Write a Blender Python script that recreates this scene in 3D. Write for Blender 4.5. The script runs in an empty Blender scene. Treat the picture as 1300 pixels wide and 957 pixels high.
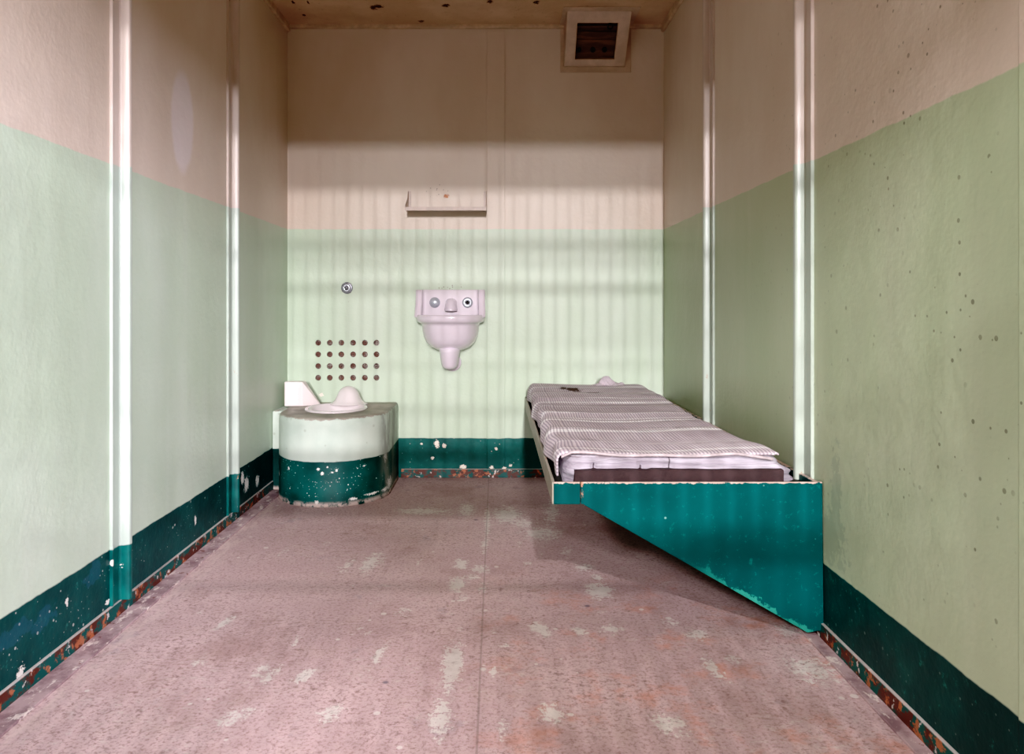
import bpy, bmesh, math, random
import numpy as np
from mathutils import Vector, Matrix
random.seed(7)
S = bpy.context.scene
COL = S.collection
PI = math.pi
F = 944.0                      # focal length in pixels of a 1300 px wide frame
VX, VY = 630.0, 389.0          # vanishing point of the depth lines
CZ = 0.908                     # eye height
XL, XR, YB, ZC = -1.109, 0.891, 3.95, 2.40
Z1, Z0 = 1.318, 0.209          # paint bands: tan / green / teal

def P(px, py, Y):
    return Vector(((px - VX) * Y / F, Y, CZ - (py - VY) * Y / F))
def fl(px, py, z=0.0):
    Y = (CZ - z) * F / (py - VY)
    return ((px - VX) * Y / F, Y)
def lin(r, g, b, a=1.0):
    f = lambda c: (c / 255 / 12.92) if c / 255 <= 0.04045 else ((c / 255 + 0.055) / 1.055) ** 2.4
    return (f(r), f(g), f(b), a)

# ------------------------------------------------------------------ nodes
class NT:
    def __init__(s, name):
        s.m = bpy.data.materials.new(name); s.m.use_nodes = True
        s.t = s.m.node_tree; s.t.nodes.clear()
        s.out = s.t.nodes.new('ShaderNodeOutputMaterial')
        s.b = s.t.nodes.new('ShaderNodeBsdfPrincipled')
        s.t.links.new(s.b.outputs[0], s.out.inputs[0])
        s.co = s.t.nodes.new('ShaderNodeTexCoord').outputs['Object']
        sp = s.n('ShaderNodeSeparateXYZ', s.co); s.x, s.y, s.z = sp.outputs
    def n(s, typ, *ins, **kw):
        nd = s.t.nodes.new(typ)
        for k, v in kw.items(): setattr(nd, k, v)
        for i, v in enumerate(ins):
            if v is not None: s.put(nd.inputs[i], v)
        return nd
    def put(s, sock, v):
        if hasattr(v, 'is_linked'): s.t.links.new(v, sock)
        else: sock.default_value = v
    def math(s, op, a, b=None, c=None, clamp=False):
        nd = s.n('ShaderNodeMath', a, b, c, operation=op); nd.use_clamp = clamp
        return nd.outputs[0]
    def vm(s, op, a, b=None):
        nd = s.n('ShaderNodeVectorMath', a, b, operation=op)
        return nd.outputs['Value'] if op in ('LENGTH', 'DOT_PRODUCT') else nd.outputs[0]
    def sm(s, v, lo, hi):      # smooth step, reversed when lo > hi
        a, b = (0.0, 1.0) if lo < hi else (1.0, 0.0)
        nd = s.n('ShaderNodeMapRange', v, min(lo, hi), max(lo, hi), a, b, interpolation_type='SMOOTHSTEP')
        return nd.outputs[0]
    def noise(s, scale, detail=3, rough=0.55, stretch=None, co=None, dist=0.0):
        c = co or s.co
        if stretch: c = s.vm('MULTIPLY', c, stretch)
        nd = s.n('ShaderNodeTexNoise', noise_dimensions='3D')
        s.put(nd.inputs['Vector'], c); nd.inputs['Scale'].default_value = scale
        nd.inputs['Detail'].default_value = detail; nd.inputs['Roughness'].default_value = rough
        nd.inputs['Distortion'].default_value = dist
        return nd.outputs[0]
    def mix(s, f, a, b, bt='MIX'):
        nd = s.t.nodes.new('ShaderNodeMix'); nd.data_type = 'RGBA'; nd.blend_type = bt
        s.put(nd.inputs[0], f); s.put(nd.inputs[6], a); s.put(nd.inputs[7], b)
        return nd.outputs[2]
    def dots(s, scale, radius, density, stretch=None):   # scattered small spots
        c = s.vm('MULTIPLY', s.co, stretch) if stretch else s.co
        v = s.t.nodes.new('ShaderNodeTexVoronoi'); s.put(v.inputs['Vector'], c); v.inputs['Scale'].default_value = scale
        sep = s.n('ShaderNodeSeparateColor', v.outputs['Color'])
        keep = s.math('LESS_THAN', sep.outputs[0], density)
        rr = s.math('MULTIPLY', sep.outputs[1], radius)
        d = s.math('SUBTRACT', rr, v.outputs['Distance'])
        return s.math('MULTIPLY', keep, s.sm(d, -0.02, 0.05))
    def spots(s, lst, nscale=30, namp=0.7):              # hand-placed marks: (centre xyz, radii xyz)
        m = None
        for c, r in lst:
            q = s.vm('MULTIPLY', s.vm('SUBTRACT', s.co, c), tuple(1.0 / v for v in r))
            v = s.math('SUBTRACT', 1.0, s.vm('LENGTH', q))
            m = v if m is None else s.math('MAXIMUM', m, v)
        nz = s.math('MULTIPLY', s.math('SUBTRACT', s.noise(nscale, 4, 0.7), 0.5), namp * 3.2)
        n2 = s.math('MULTIPLY', s.math('SUBTRACT', s.noise(nscale * 3.1, 3, 0.7), 0.5), namp * 3.0)
        return s.sm(s.math('ADD', m, s.math('ADD', nz, n2)), 0.36, 0.5)
    def bump(s, h, strength=0.2, dist=0.01):
        nd = s.t.nodes.new('ShaderNodeBump'); nd.inputs['Strength'].default_value = strength
        nd.inputs['Distance'].default_value = dist; s.put(nd.inputs['Height'], h)
        s.t.links.new(nd.outputs[0], s.b.inputs['Normal'])
    def fin(s, col, rough=0.5, metal=0.0, spec=0.5, coat=0.0):
        s.put(s.b.inputs['Base Color'], col); s.put(s.b.inputs['Roughness'], rough)
        s.put(s.b.inputs['Metallic'], metal); s.b.inputs['Specular IOR Level'].default_value = spec
        s.b.inputs['Coat Weight'].default_value = coat
        return s.m

TAN   = lin(214, 189, 170)
GREEN = lin(186, 205, 178)
TEAL  = lin(4, 92, 88)
CHIP  = lin(226, 222, 212)
RUST  = lin(120, 66, 48)

def paint(name, kind):
    s = NT(name)
    wob = s.math('MULTIPLY', s.math('SUBTRACT', s.noise(14, 3), 0.5), 0.010)
    zz = s.math('ADD', s.z, wob)
    big = s.noise(2.2, 4, 0.6, (1, 1, 0.45))
    streak = s.noise(9, 3, 0.6, (1, 1, 0.06))
    tan = s.mix(s.sm(big, 0.3, 0.75), lin(210, 193, 177), lin(220, 206, 192))
    gr = s.mix(s.sm(big, 0.3, 0.75), lin(186, 202, 178), lin(199, 211, 193))
    gr = s.mix(s.math('MULTIPLY', s.sm(streak, 0.52, 0.75), 0.25), gr, lin(206, 214, 200))
    c = s.mix(s.sm(zz, Z1 - 0.0025, Z1 + 0.0025), gr, tan)
    dirt = s.sm(s.noise(60, 4, 0.7), 0.60, 0.78)
    c = s.mix(s.math('MULTIPLY', dirt, 0.10), c, lin(120, 100, 78))
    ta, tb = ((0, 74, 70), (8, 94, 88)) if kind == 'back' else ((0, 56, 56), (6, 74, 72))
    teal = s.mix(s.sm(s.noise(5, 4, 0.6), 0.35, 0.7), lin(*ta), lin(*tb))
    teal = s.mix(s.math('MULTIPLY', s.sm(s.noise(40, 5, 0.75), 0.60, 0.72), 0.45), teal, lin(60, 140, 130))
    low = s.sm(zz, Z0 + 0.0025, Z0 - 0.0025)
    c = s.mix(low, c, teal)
    # paint chips inside the teal band
    flat = (1, 0, 1) if kind == 'back' else (0, 1, 1)
    chip = s.dots(60, 0.26, 0.05, flat)
    chip = s.math('MAXIMUM', chip, s.math('MULTIPLY', s.dots(120, 0.30, 0.14, flat), s.sm(s.noise(5), 0.5, 0.6)))
    dens = {'back': .9, 'left': .5, 'right': .12}[kind]
    c = s.mix(s.math('MULTIPLY', s.math('MULTIPLY', chip, low), dens), c, CHIP)
    if kind == 'right':
        c = s.mix(s.math('MULTIPLY', s.sm(zz, Z0 - .002, Z0 + .002), s.sm(zz, Z1 + .0025, Z1 - .0025)), c, s.mix(1.0, c, (.86, .85, .72, 1), 'MULTIPLY'))  # green band dimmed and yellowed: this wall's shade put into its colour
        near = s.sm(s.y, 2.9, 1.3)
        patch = s.math('MULTIPLY', near, s.sm(s.noise(4.2, 3), 0.40, 0.58))
        d1 = s.math('MULTIPLY', s.dots(46, 0.26, 0.75, (0, 1, 1)), patch)
        d2 = s.math('MULTIPLY', s.dots(19, 0.13, 0.6, (0, 1, 1)), s.math('MULTIPLY', near, s.sm(s.noise(1.7, 2), 0.4, 0.6)))
        up = s.sm(s.z, Z0, Z0 + 0.05)
        c = s.mix(s.math('MULTIPLY', s.math('MULTIPLY', s.math('MAXIMUM', d1, d2), up), 0.7), c, lin(84, 80, 62))
        sm = s.spots([((XR, 1.99, 0.30), (1, .16, .12)), ((XR, 1.95, .40), (1, .05, .22))], 12, 0.5)
        c = s.mix(s.math('MULTIPLY', sm, 0.25), c, lin(96, 118, 110))
    if kind == 'left':
        sm = s.spots([((XL, 1.83, .14), (1, .07, .05)), ((XL, 1.70, .15), (1, .10, .04)), ((XL, 2.05, .17), (1, .07, .05))], 9, 0.5)
        c = s.mix(s.math('MULTIPLY', sm, 0.30), c, lin(46, 92, 116))
        wh = s.spots([((XL, 1.92, .145), (1, .012, .02)), ((XL, 2.12, .065), (1, .02, .012)), ((XL, 1.735, .055), (1, .022, .022)),
                      ((XL, 2.74, .12), (1, .012, .025)), ((XL, 3.3, .12), (1, .05, .05)), ((XL, 3.25, .16), (1, .03, .04)),
                      ((XL, 3.45, .10), (1, .04, .04))], 60, 0.5)
        c = s.mix(wh, c, CHIP)
        # a paler oval high on the wall between the two ribs
        q = s.vm('MULTIPLY', s.vm('SUBTRACT', s.co, (XL, 2.63, 1.56)), (1, 1 / .105, 1 / .20))
        ov = s.sm(s.math('ADD', s.vm('LENGTH', q), s.math('MULTIPLY', s.noise(8), 0.2)), 1.1, 0.86)
        c = s.mix(s.math('MULTIPLY', ov, 0.6), c, lin(226, 216, 220))
    if kind == 'back':
        K = YB / F
        pt = lambda px, py: ((px - VX) * K, YB, CZ - (py - VY) * K)
        rr = lambda a, b: (a * K, 1, b * K)
        sh = s.spots([(pt(567, 249), rr(6, 4))], 60, 0.35)
        c = s.mix(sh, c, lin(176, 104, 44))
        sp = s.math('MULTIPLY', s.dots(85, 0.34, 0.5), s.spots([(pt(555, 241), rr(22, 16)), (pt(570, 364), rr(34, 6)), (pt(441, 372), rr(14, 14))], 20, 0.4))
        c = s.mix(s.math('MULTIPLY', sp, 0.6), c, lin(105, 70, 48))
        wh = s.spots([(pt(555, 563), rr(6, 8)), (pt(564, 566), rr(4, 4)), (pt(535, 563), rr(3, 3)), (pt(549, 581), rr(3, 3)),
                      (pt(588, 592), rr(6, 5)), (pt(624, 593), rr(4, 4)), (pt(640, 594), rr(4, 3)), (pt(648, 591), rr(4, 3)),
                      (pt(630, 569), rr(3, 3)), (pt(407, 501), rr(6, 4))], 50, 0.45)
        c = s.mix(wh, c, lin(238, 228, 214))
    s.bump(s.math('ADD', s.math('MULTIPLY', s.noise(7, 4, 0.6), 1.0), s.math('MULTIPLY', s.noise(90, 3, 0.6), 0.10)), 0.18, 0.02)
    return s.fin(c, 0.38, spec=0.28)

def plinth_paint(name):        # rusted steel skirting
    s = NT(name)
    n1 = s.noise(16, 5, 0.7, (1, 1, 1.5)); n2 = s.noise(28, 4, 0.7)
    c = s.mix(s.sm(n1, 0.47, 0.55), lin(10, 80, 76), lin(86, 46, 38))
    c = s.mix(s.math('MULTIPLY', s.sm(n2, 0.56, 0.62), 0.8), c, lin(186, 106, 72))
    c = s.mix(s.sm(s.noise(45, 3), 0.63, 0.68), c, lin(206, 196, 190))
    edge = s.sm(s.z, 0.0435, 0.047)
    c = s.mix(s.math('MULTIPLY', edge, 0.8), c, lin(198, 188, 182))
    return s.fin(c, 0.55)

def rib_paint(name):
    s = NT(name)
    wob = s.math('MULTIPLY', s.math('SUBTRACT', s.noise(20, 3), 0.5), 0.014)
    zz = s.math('ADD', s.z, wob)
    c = s.mix(s.sm(zz, Z1 - .002, Z1 + .002), lin(172, 183, 170), lin(198, 183, 172))
    teal = s.mix(s.sm(s.noise(12, 4), .4, .65), lin(0, 74, 71), lin(8, 94, 88))
    low = s.sm(zz, Z0 + .002, Z0 - .002)
    c = s.mix(low, c, teal)
    ch = s.math('MAXIMUM', s.dots(30, .34, .22), s.sm(s.noise(26, 4, .7), .64, .69))
    c = s.mix(s.math('MULTIPLY', ch, low), c, lin(228, 220, 206))
    ru = s.math('MULTIPLY', s.sm(s.noise(30, 4, .7, (1, 1, .5)), .66, .72), s.math('MULTIPLY', s.sm(s.z, 1.2, .6), .7))
    c = s.mix(ru, c, lin(160, 108, 60))
    return s.fin(c, 0.35)

def plain(name, col, rough=0.5, metal=0.0, var=0.12, scale=20, bump=0.0, coat=0.0, spec=0.5):
    s = NT(name)
    dk = tuple(v * (1 - var * 2) for v in col[:3]) + (1,)
    c = s.mix(s.sm(s.noise(scale, 4, 0.6), 0.35, 0.7), dk, col)
    if bump: s.bump(s.noise(scale * 3, 4), bump, 0.005)
    return s.fin(c, rough, metal, spec, coat)

# ------------------------------------------------------------------ mesh helpers
def obj(name, verts, faces, mat=None, parent=None, smooth=False, bevel=0.0, seg=2, sub=0, sharp=None):
    me = bpy.data.meshes.new(name)
    me.from_pydata([tuple(v) for v in verts], [], faces); me.validate()
    bm = bmesh.new(); bm.from_mesh(me)
    bmesh.ops.recalc_face_normals(bm, faces=bm.faces[:]); bm.to_mesh(me); bm.free()
    o = bpy.data.objects.new(name, me); COL.objects.link(o)
    if mat: me.materials.append(mat)
    if parent:
        o.parent = parent; o.matrix_parent_inverse = Matrix.Translation(-parent.location)
    if smooth: me.shade_smooth()
    if bevel:
        m = o.modifiers.new('bevel', 'BEVEL'); m.width = bevel; m.segments = seg; m.limit_method = 'ANGLE'; m.angle_limit = math.radians(35)
        if not smooth: me.shade_smooth(); m.harden_normals = True
    if sub:
        m = o.modifiers.new('sub', 'SUBSURF'); m.levels = sub; m.render_levels = sub
    return o
class MB:
    def __init__(s): s.v, s.f = [], []
    def add(s, v, f):
        o = len(s.v); s.v += [Vector(p) for p in v]; s.f += [tuple(i + o for i in q) for q in f]; return s
    def box(s, a, b):
        (x0, y0, z0), (x1, y1, z1) = a, b
        return s.add([(x0,y0,z0),(x1,y0,z0),(x1,y1,z0),(x0,y1,z0),(x0,y0,z1),(x1,y0,z1),(x1,y1,z1),(x0,y1,z1)],
                     [(0,3,2,1),(4,5,6,7),(0,1,5,4),(1,2,6,5),(2,3,7,6),(3,0,4,7)])
    def prism(s, poly, d):     # planar polygon pushed along d
        n = len(poly); p = [Vector(q) for q in poly]; d = Vector(d)
        return s.add(p + [q + d for q in p], [tuple(range(n))[::-1], tuple(range(n, 2*n))] + [(i, (i+1) % n, n + (i+1) % n, n + i) for i in range(n)])
    def loft(s, rings, cap0=True, cap1=True):
        n = len(rings[0]); v = [p for r in rings for p in r]; f = []
        for k in range(len(rings) - 1):
            for i in range(n):
                j = (i + 1) % n; f.append((k*n + i, k*n + j, (k+1)*n + j, (k+1)*n + i))
        if cap0: f.append(tuple(range(n))[::-1])
        if cap1: f.append(tuple((len(rings)-1)*n + i for i in range(n)))
        return s.add(v, f)
    def lathe(s, c, axis, prof, n=28, cap0=True, cap1=True):    # prof: (along, radius)
        a = Vector(axis).normalized(); u = a.orthogonal().normalized(); w = a.cross(u); c = Vector(c)
        return s.loft([[c + a*h + (u*math.cos(2*PI*i/n) + w*math.sin(2*PI*i/n))*max(r, 1e-4) for i in range(n)] for h, r in prof], cap0, cap1)
    def obj(s, name, mat=None, parent=None, **k): return obj(name, s.v, s.f, mat, parent, **k)
def box(name, a, b, mat, parent=None, **k): return MB().box(a, b).obj(name, mat, parent, **k)
def struct(o): o['kind'] = 'structure'; return o
def thing(name, label, cat, loc, group=None):
    o = bpy.data.objects.new(name, None); COL.objects.link(o); o.location = loc; o.empty_display_size = .05
    o['label'] = label; o['category'] = cat
    if group: o['group'] = group
    return o

# ------------------------------------------------------------------ setting
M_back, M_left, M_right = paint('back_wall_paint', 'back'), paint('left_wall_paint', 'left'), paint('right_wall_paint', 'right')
M_rib, M_plinth = rib_paint('rib_paint'), plinth_paint('rusty_skirting_paint')
K = YB / F
YF = -0.30                     # plane of the barred front, behind the eye

struct(box('wall_left', (XL - .12, YF, 0), (XL, YB, ZC), M_left))
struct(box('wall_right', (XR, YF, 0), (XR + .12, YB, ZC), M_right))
# back wall with a rectangular hole that the perforated panel fills
gx0, gx1 = (397 - VX) * K, (485.5 - VX) * K
gz0, gz1 = CZ - (487.5 - VY) * K, CZ - (427 - VY) * K
xs, zs = [XL - .12, gx0, gx1, XR + .12], [0, gz0, gz1, ZC]
mb = MB()
for i in range(3):
    for j in range(3):
        if (i, j) != (1, 1):
            mb.add([(xs[i], YB, zs[j]), (xs[i+1], YB, zs[j]), (xs[i+1], YB, zs[j+1]), (xs[i], YB, zs[j+1])], [(0, 1, 2, 3)])
wb = mb.obj('wall_back', M_back)
bm = bmesh.new(); bm.from_mesh(wb.data); bmesh.ops.remove_doubles(bm, verts=bm.verts[:], dist=1e-5)
r = bmesh.ops.extrude_face_region(bm, geom=bm.faces[:])
for v in r['geom']:
    if isinstance(v, bmesh.types.BMVert): v.co.y += .12
bmesh.ops.recalc_face_normals(bm, faces=bm.faces[:]); bm.to_mesh(wb.data); bm.free(); struct(wb)

# ceiling
s = NT('ceiling_paint')
c = s.mix(s.sm(s.noise(4, 4), .35, .7), lin(196, 168, 146), lin(214, 188, 166))
c = s.mix(s.math('MULTIPLY', s.sm(s.noise(25, 5, .7), .58, .72), .35), c, lin(120, 98, 76))
cs = lambda px, py, rx, ry: (((px - VX) * (ZC - CZ) * F / (VY - py) / F, (ZC - CZ) * F / (VY - py), ZC), (rx * .0042, ry * .016, 1))
flk = s.spots([cs(372, 3, 3, 2), cs(391, 3, 2, 2), cs(474, 10, 6, 2.5), cs(480, 8, 10, 2), cs(386, 19, 3, 1.5), cs(535, 27, 5, 1.5), cs(566, 7, 7, 2), cs(622, 2, 6, 2), cs(681, 3, 6, 2)], 70, .5)
c = s.mix(flk, c, lin(74, 46, 36))
s.bump(s.noise(20, 5), .4, .01)
struct(box('ceiling', (XL - .12, YF, ZC), (XR + .12, YB + .12, ZC + .1), s.fin(c, .6)))

# floor: 15 mm grid carrying the worn patches as an attribute, torn apart by noise in the shader
worn = [(538,649,35,4,.8,0),(593,647,10,8,.8,0),(619,661,4,20,.9,0),(644,654,18,10,.9,0),(687,677,24,8,.8,.2),(665,664,14,8,.7,.2),
 (471,714,9,13,.85,.3),(441,718,6,8,.7,.3),(486,712,3,6,.6,0),(531,716,3,6,.6,0),(584,716,9,7,.9,0),(580,741,10,10,.95,-.3),(609,723,11,5,.9,0),(600,733,8,4,.8,0),
 (616,690,4,12,.8,0),(612,746,5,7,.8,0),(588,760,7,4,.7,0),(511,778,9,7,.7,0),(575,842,12,27,1.1,0),(552,842,3,12,.9,0),(583,798,6,4,.6,0),
 (684,797,10,6,1.2,-.3),(693,803,7,6,1.2,0),(736,801,8,5,1.1,0),(775,799,13,6,.8,-.2),(761,750,16,9,1.0,.1),(743,721,10,6,.8,0),(758,733,6,5,.8,0),(765,775,6,4,.7,0),
 (481,831,5,17,.95,.45),(465,803,5,3,1,0),(455,797,4,2,.9,0),(474,842,4,6,.8,.3),(377,813,4,9,.8,.5),(386,858,9,9,1.1,.7),(343,858,6,12,.9,.7),(334,850,10,9,.7,.7),
 (625,852,4,7,.9,0),(640,820,7,3,.8,0),(629,800,3,6,.7,0),(284,791,6,10,.95,.7),(251,841,7,6,.7,.5),(254,777,5,3,.6,.5),(905,848,8,16,.85,-.4),(1030,850,30,16,.75,-.3),
 (885,805,14,8,.7,0),(1000,800,18,6,.7,-.2),(850,790,10,5,.6,-.2),(930,835,12,6,.6,-.2),(700,650,10,20,.7,.4),(720,700,8,5,.6,0),(560,910,12,25,.9,0),(700,905,16,12,.9,0),(420,905,14,12,.8,.6),(850,920,20,14,.8,-.4),(300,910,20,14,.7,.8),(640,930,5,18,.8,0),
 (470,765,9,3,.5,0),(360,700,5,6,.5,.4),(415,690,5,3,.5,0),(660,690,3,5,.5,0),(670,715,4,4,.7,0)]
gx, gy = 140, 300
X = np.linspace(XL - .10, XR + .10, gx); Yv = np.linspace(YF, YB + .1, gy)
GX, GY = np.meshgrid(X, Yv)
A = np.zeros_like(GX)
for px, py, rx, ry, w, sl in worn:
    x0, y0 = fl(px, py); sx = rx * y0 / F; sy = ry * y0 * y0 / (CZ * F)
    # marks follow the depth lines of the room: shear by sl*dy
    dx = GX - x0 - 0.25 * sl * (GY - y0)
    d = np.sqrt((dx / sx) ** 2 + ((GY - y0) / sy) ** 2)
    A = np.maximum(A, w * np.clip(1.25 - 0.75 * d, 0, 1))
fv = [(float(GX[j, i]), float(GY[j, i]), 0.0) for j in range(gy) for i in range(gx)]
ff = [(j*gx + i, j*gx + i + 1, (j+1)*gx + i + 1, (j+1)*gx + i) for j in range(gy - 1) for i in range(gx - 1)]
nb = len(fv)
for p in [(-4, -5, -.02), (4, -5, -.02), (4, YF, -.02), (-4, YF, -.02)]: fv.append(p)
ff.append((nb, nb + 1, nb + 2, nb + 3))
s = NT('worn_painted_concrete')
at = s.t.nodes.new('ShaderNodeAttribute'); at.attribute_name = 'worn'; wear = at.outputs['Fac']
n_big, n_mid, n_fine = s.noise(1.6, 4, .6), s.noise(9, 5, .65), s.noise(110, 4, .7)
c = s.mix(s.sm(n_big, .35, .65), lin(184, 154, 154), lin(200, 171, 170))
c = s.mix(s.math('MULTIPLY', s.sm(n_mid, .5, .72), .45), c, lin(186, 160, 152))
c = s.mix(s.math('MULTIPLY', s.sm(s.noise(14, 5, .7), .55, .72), .5), c, lin(138, 106, 100))
c = s.mix(s.math('MULTIPLY', s.sm(n_fine, .48, .66), .62), c, lin(120, 84, 78))
c = s.mix(s.math('MULTIPLY', s.sm(s.noise(150, 3, .7), .56, .66), .4), c, lin(206, 184, 176))
orange = s.math('MULTIPLY', s.sm(s.noise(5, 5, .7), .50, .66), s.math('MULTIPLY', s.sm(s.x, -.2, .15), s.sm(s.y, 2.7, 2.1)))
c = s.mix(s.math('MULTIPLY', orange, .55), c, lin(196, 126, 100))
greyp = s.sm(s.noise(4.2, 4, .7), .62, .70)
c = s.mix(s.math('MULTIPLY', greyp, .35), c, lin(130, 122, 130))
tear = s.math('ADD', s.math('MULTIPLY', s.math('SUBTRACT', s.noise(24, 5, .78, (1, 1.7, 1)), .5), 2.6),
              s.math('MULTIPLY', s.math('SUBTRACT', s.noise(95, 4, .75, (1, .7, 1)), .5), 2.4))
wm = s.sm(s.math('ADD', wear, tear), .48, .62)
wm = s.math('MULTIPLY', wm, s.sm(wear, .02, .25))
c = s.mix(s.math('MULTIPLY', wm, .85), c, lin(212, 202, 194))
br = s.math('MULTIPLY', s.sm(s.noise(42, 5, .8, (1, 1.3, 1)), .53, .62), s.sm(s.noise(3.2, 4, .7), .40, .60))
c = s.mix(s.math('MULTIPLY', br, .62), c, lin(108, 74, 66))
pk = s.math('MULTIPLY', s.sm(s.noise(55, 5, .8, (1, 1.6, 1)), .56, .64), s.sm(s.noise(2.6, 4, .7), .45, .6))
c = s.mix(s.math('MULTIPLY', pk, .75), c, lin(208, 182, 176))
scuff_shade = s.math('MULTIPLY', s.sm(s.noise(26, 5, .78, (1, 2.0, 1)), .55, .63), s.sm(s.noise(2.1, 3, .6), .46, .62))
c = s.mix(s.math('MULTIPLY', scuff_shade, .55), c, lin(206, 192, 184))
blot = s.sm(s.noise(2.3, 5, .7, (1, .8, 1)), .50, .68)
c = s.mix(s.math('MULTIPLY', blot, .38), c, lin(128, 92, 84))
# tiny stray flakes
c = s.mix(s.math('MULTIPLY', s.dots(30, .3, .05), .7), c, lin(214, 204, 196))
c = s.mix(s.math('MULTIPLY', s.dots(11, .14, .08), .7), c, lin(70, 62, 84))
# seam between the two slabs, dusty pale rim beside the walls
seam = s.sm(s.math('ABSOLUTE', s.math('ADD', s.x, .040)), .0035, .0015)
c = s.mix(s.math('MULTIPLY', seam, .45), c, lin(120, 98, 94))
dl = s.math('SUBTRACT', s.x, XL)
rim = s.math('MULTIPLY', s.sm(dl, .17, .08), s.sm(s.noise(18, 5, .7, (2, .5, 1)), .42, .6))
c = s.mix(s.math('MULTIPLY', rim, .55), c, lin(212, 188, 180))
s.bump(s.math('ADD', s.math('ADD', n_mid, s.math('MULTIPLY', n_fine, .3)), s.math('MULTIPLY', wm, -.25)), .25, .008)
M_floor = s.fin(c, s.math('ADD', .50, s.math('MULTIPLY', n_mid, .25)), spec=.4)
fo = obj('floor', fv, ff, M_floor)
a = fo.data.attributes.new('worn', 'FLOAT', 'POINT')
a.data.foreach_set('value', np.concatenate([A.ravel(), np.zeros(4)]).astype(np.float32))
struct(fo)

s = NT('worn_floor_edging')
c = s.mix(s.sm(s.noise(12, 5, .7), .42, .62), lin(176, 150, 150), lin(136, 108, 112))
c = s.mix(s.sm(s.noise(30, 5, .75, (1, .5, 1)), .56, .63), c, lin(216, 200, 192))
c = s.mix(s.sm(s.noise(22, 4, .7), .62, .68), c, lin(110, 62, 54))
M_edge = s.fin(c, .6)
struct(box('trim_1', (XL, YF, -.01), (XL + .066, 3.66, .006), M_edge, bevel=.002))
struct(box('trim_2', (XR - .042, YF, -.01), (XR, YB, .006), M_edge, bevel=.002))

# skirting lips at the foot of the teal band
struct(box('baseboard_left', (XL - .01, YF, 0), (XL + .008, YB, .047), M_plinth, bevel=.003))
struct(box('baseboard_right', (XR - .008, YF, 0), (XR + .01, YB, .047), M_plinth, bevel=.003))
struct(box('baseboard_back', (-.505, YB - .008, 0), (XR, YB + .01, .047), M_plinth, bevel=.003))

# the pairs of steel ribs on the side walls: thin plate edge, then a rounded flange that stands out
def rib(n, xw, sg, Y):
    def q(d, y): return (xw + sg * d, y)
    prof = [q(-.01, Y - .050), q(.009, Y - .050), q(.009, Y - .044), q(.004, Y - .041), q(.003, Y - .006), q(.008, Y),
            q(.026, Y), q(.031, Y + .003), q(.033, Y + .009), q(.032, Y + .018), q(-.01, Y + .018)]
    return struct(MB().prism([(x, y, .047) for x, y in prof], (0, 0, ZC - .047)).obj('trim_%d' % n, M_rib, bevel=.0015))
rib(3, XL, 1, 2.183); rib(4, XL, 1, 3.107); rib(5, XR, -1, 2.135); rib(6, XR, -1, 3.08)
# right-hand jamb plate
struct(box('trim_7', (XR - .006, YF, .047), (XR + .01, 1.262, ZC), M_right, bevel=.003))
# welded strip on the back wall and cove angles under the ceiling
struct(box('trim_8', ((618 - VX) * K, YB - .007, .047), ((641 - VX) * K, YB + .01, ZC - .03), M_back, bevel=.002))
M_cove = plain('cove_paint', lin(214, 190, 168), .5)
struct(box('trim_9', (XL, YB - .02, ZC - .018), (XR, YB + .01, ZC + .01), M_cove, bevel=.006))
struct(box('trim_10', (XL - .01, YF, ZC - .035), (XL + .016, YB, ZC + .01), M_cove, bevel=.006))
struct(box('trim_11', (XR - .016, YF, ZC - .035), (XR + .01, YB, ZC + .01), M_cove, bevel=.006))

# barred front behind the eye: it throws the striped shadows
M_bar = plain('bar_paint', lin(150, 170, 150), .4)
HB = 2.02
struct(box('wall_front', (XL - .12, YF - .12, HB), (XR + .12, YF, ZC + .1), M_left))
mb = MB()
nb = 35
for i in range(nb):
    x = XL + .05 + (XR - XL - .1) * i / (nb - 1)
    mb.lathe((x, YF - .06, 0), (0, 0, 1), [(0, .008), (HB, .008)], 10)
for z in (.30, .95, 1.62): mb.box((XL, YF - .066, z - .016), (XR, YF - .054, z + .016))
mb.box((XL, YF - .07, 0), (XR, YF - .05, .80))   # added solid panel, unseen: keeps window light off the floor under the bunk
struct(mb.obj('door_1', M_bar))

# ------------------------------------------------------------------ perforated panel
s = NT('rusty_mesh')
w1 = s.sm(s.math('SINE', s.math('MULTIPLY', s.x, 900.0)), .2, .6)
w2 = s.sm(s.math('SINE', s.math('MULTIPLY', s.z, 900.0)), .2, .6)
wv = s.math('MAXIMUM', w1, w2)
nn = s.noise(35, 4, .7)
c = s.mix(wv, lin(40, 24, 22), s.mix(s.sm(nn, .45, .62), lin(116, 72, 58), lin(180, 170, 162)))
c = s.mix(s.sm(s.noise(70, 4, .7), .5, .62), c, lin(70, 38, 32))
M_mesh = s.fin(c, .7)
t = thing('ventilation_grille', 'panel of 24 round rusty holes in green back wall above the toilet', 'vent', ((gx0 + gx1)/2, YB, gz0))
hx = [403.9, 418.6, 433.3, 448.2, 463.2, 477.9]; hy = [435.1, 449.8, 464.7, 479.5]
HX = [(v - VX) * K for v in hx]; HZ = [CZ - (v - VY) * K for v in hy][::-1]
ex = [gx0] + [(HX[i] + HX[i+1]) / 2 for i in range(5)] + [gx1]
ez = [gz0] + [(HZ[i] + HZ[i+1]) / 2 for i in range(3)] + [gz1]
mb = MB(); R = .0155; N = 24
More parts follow.
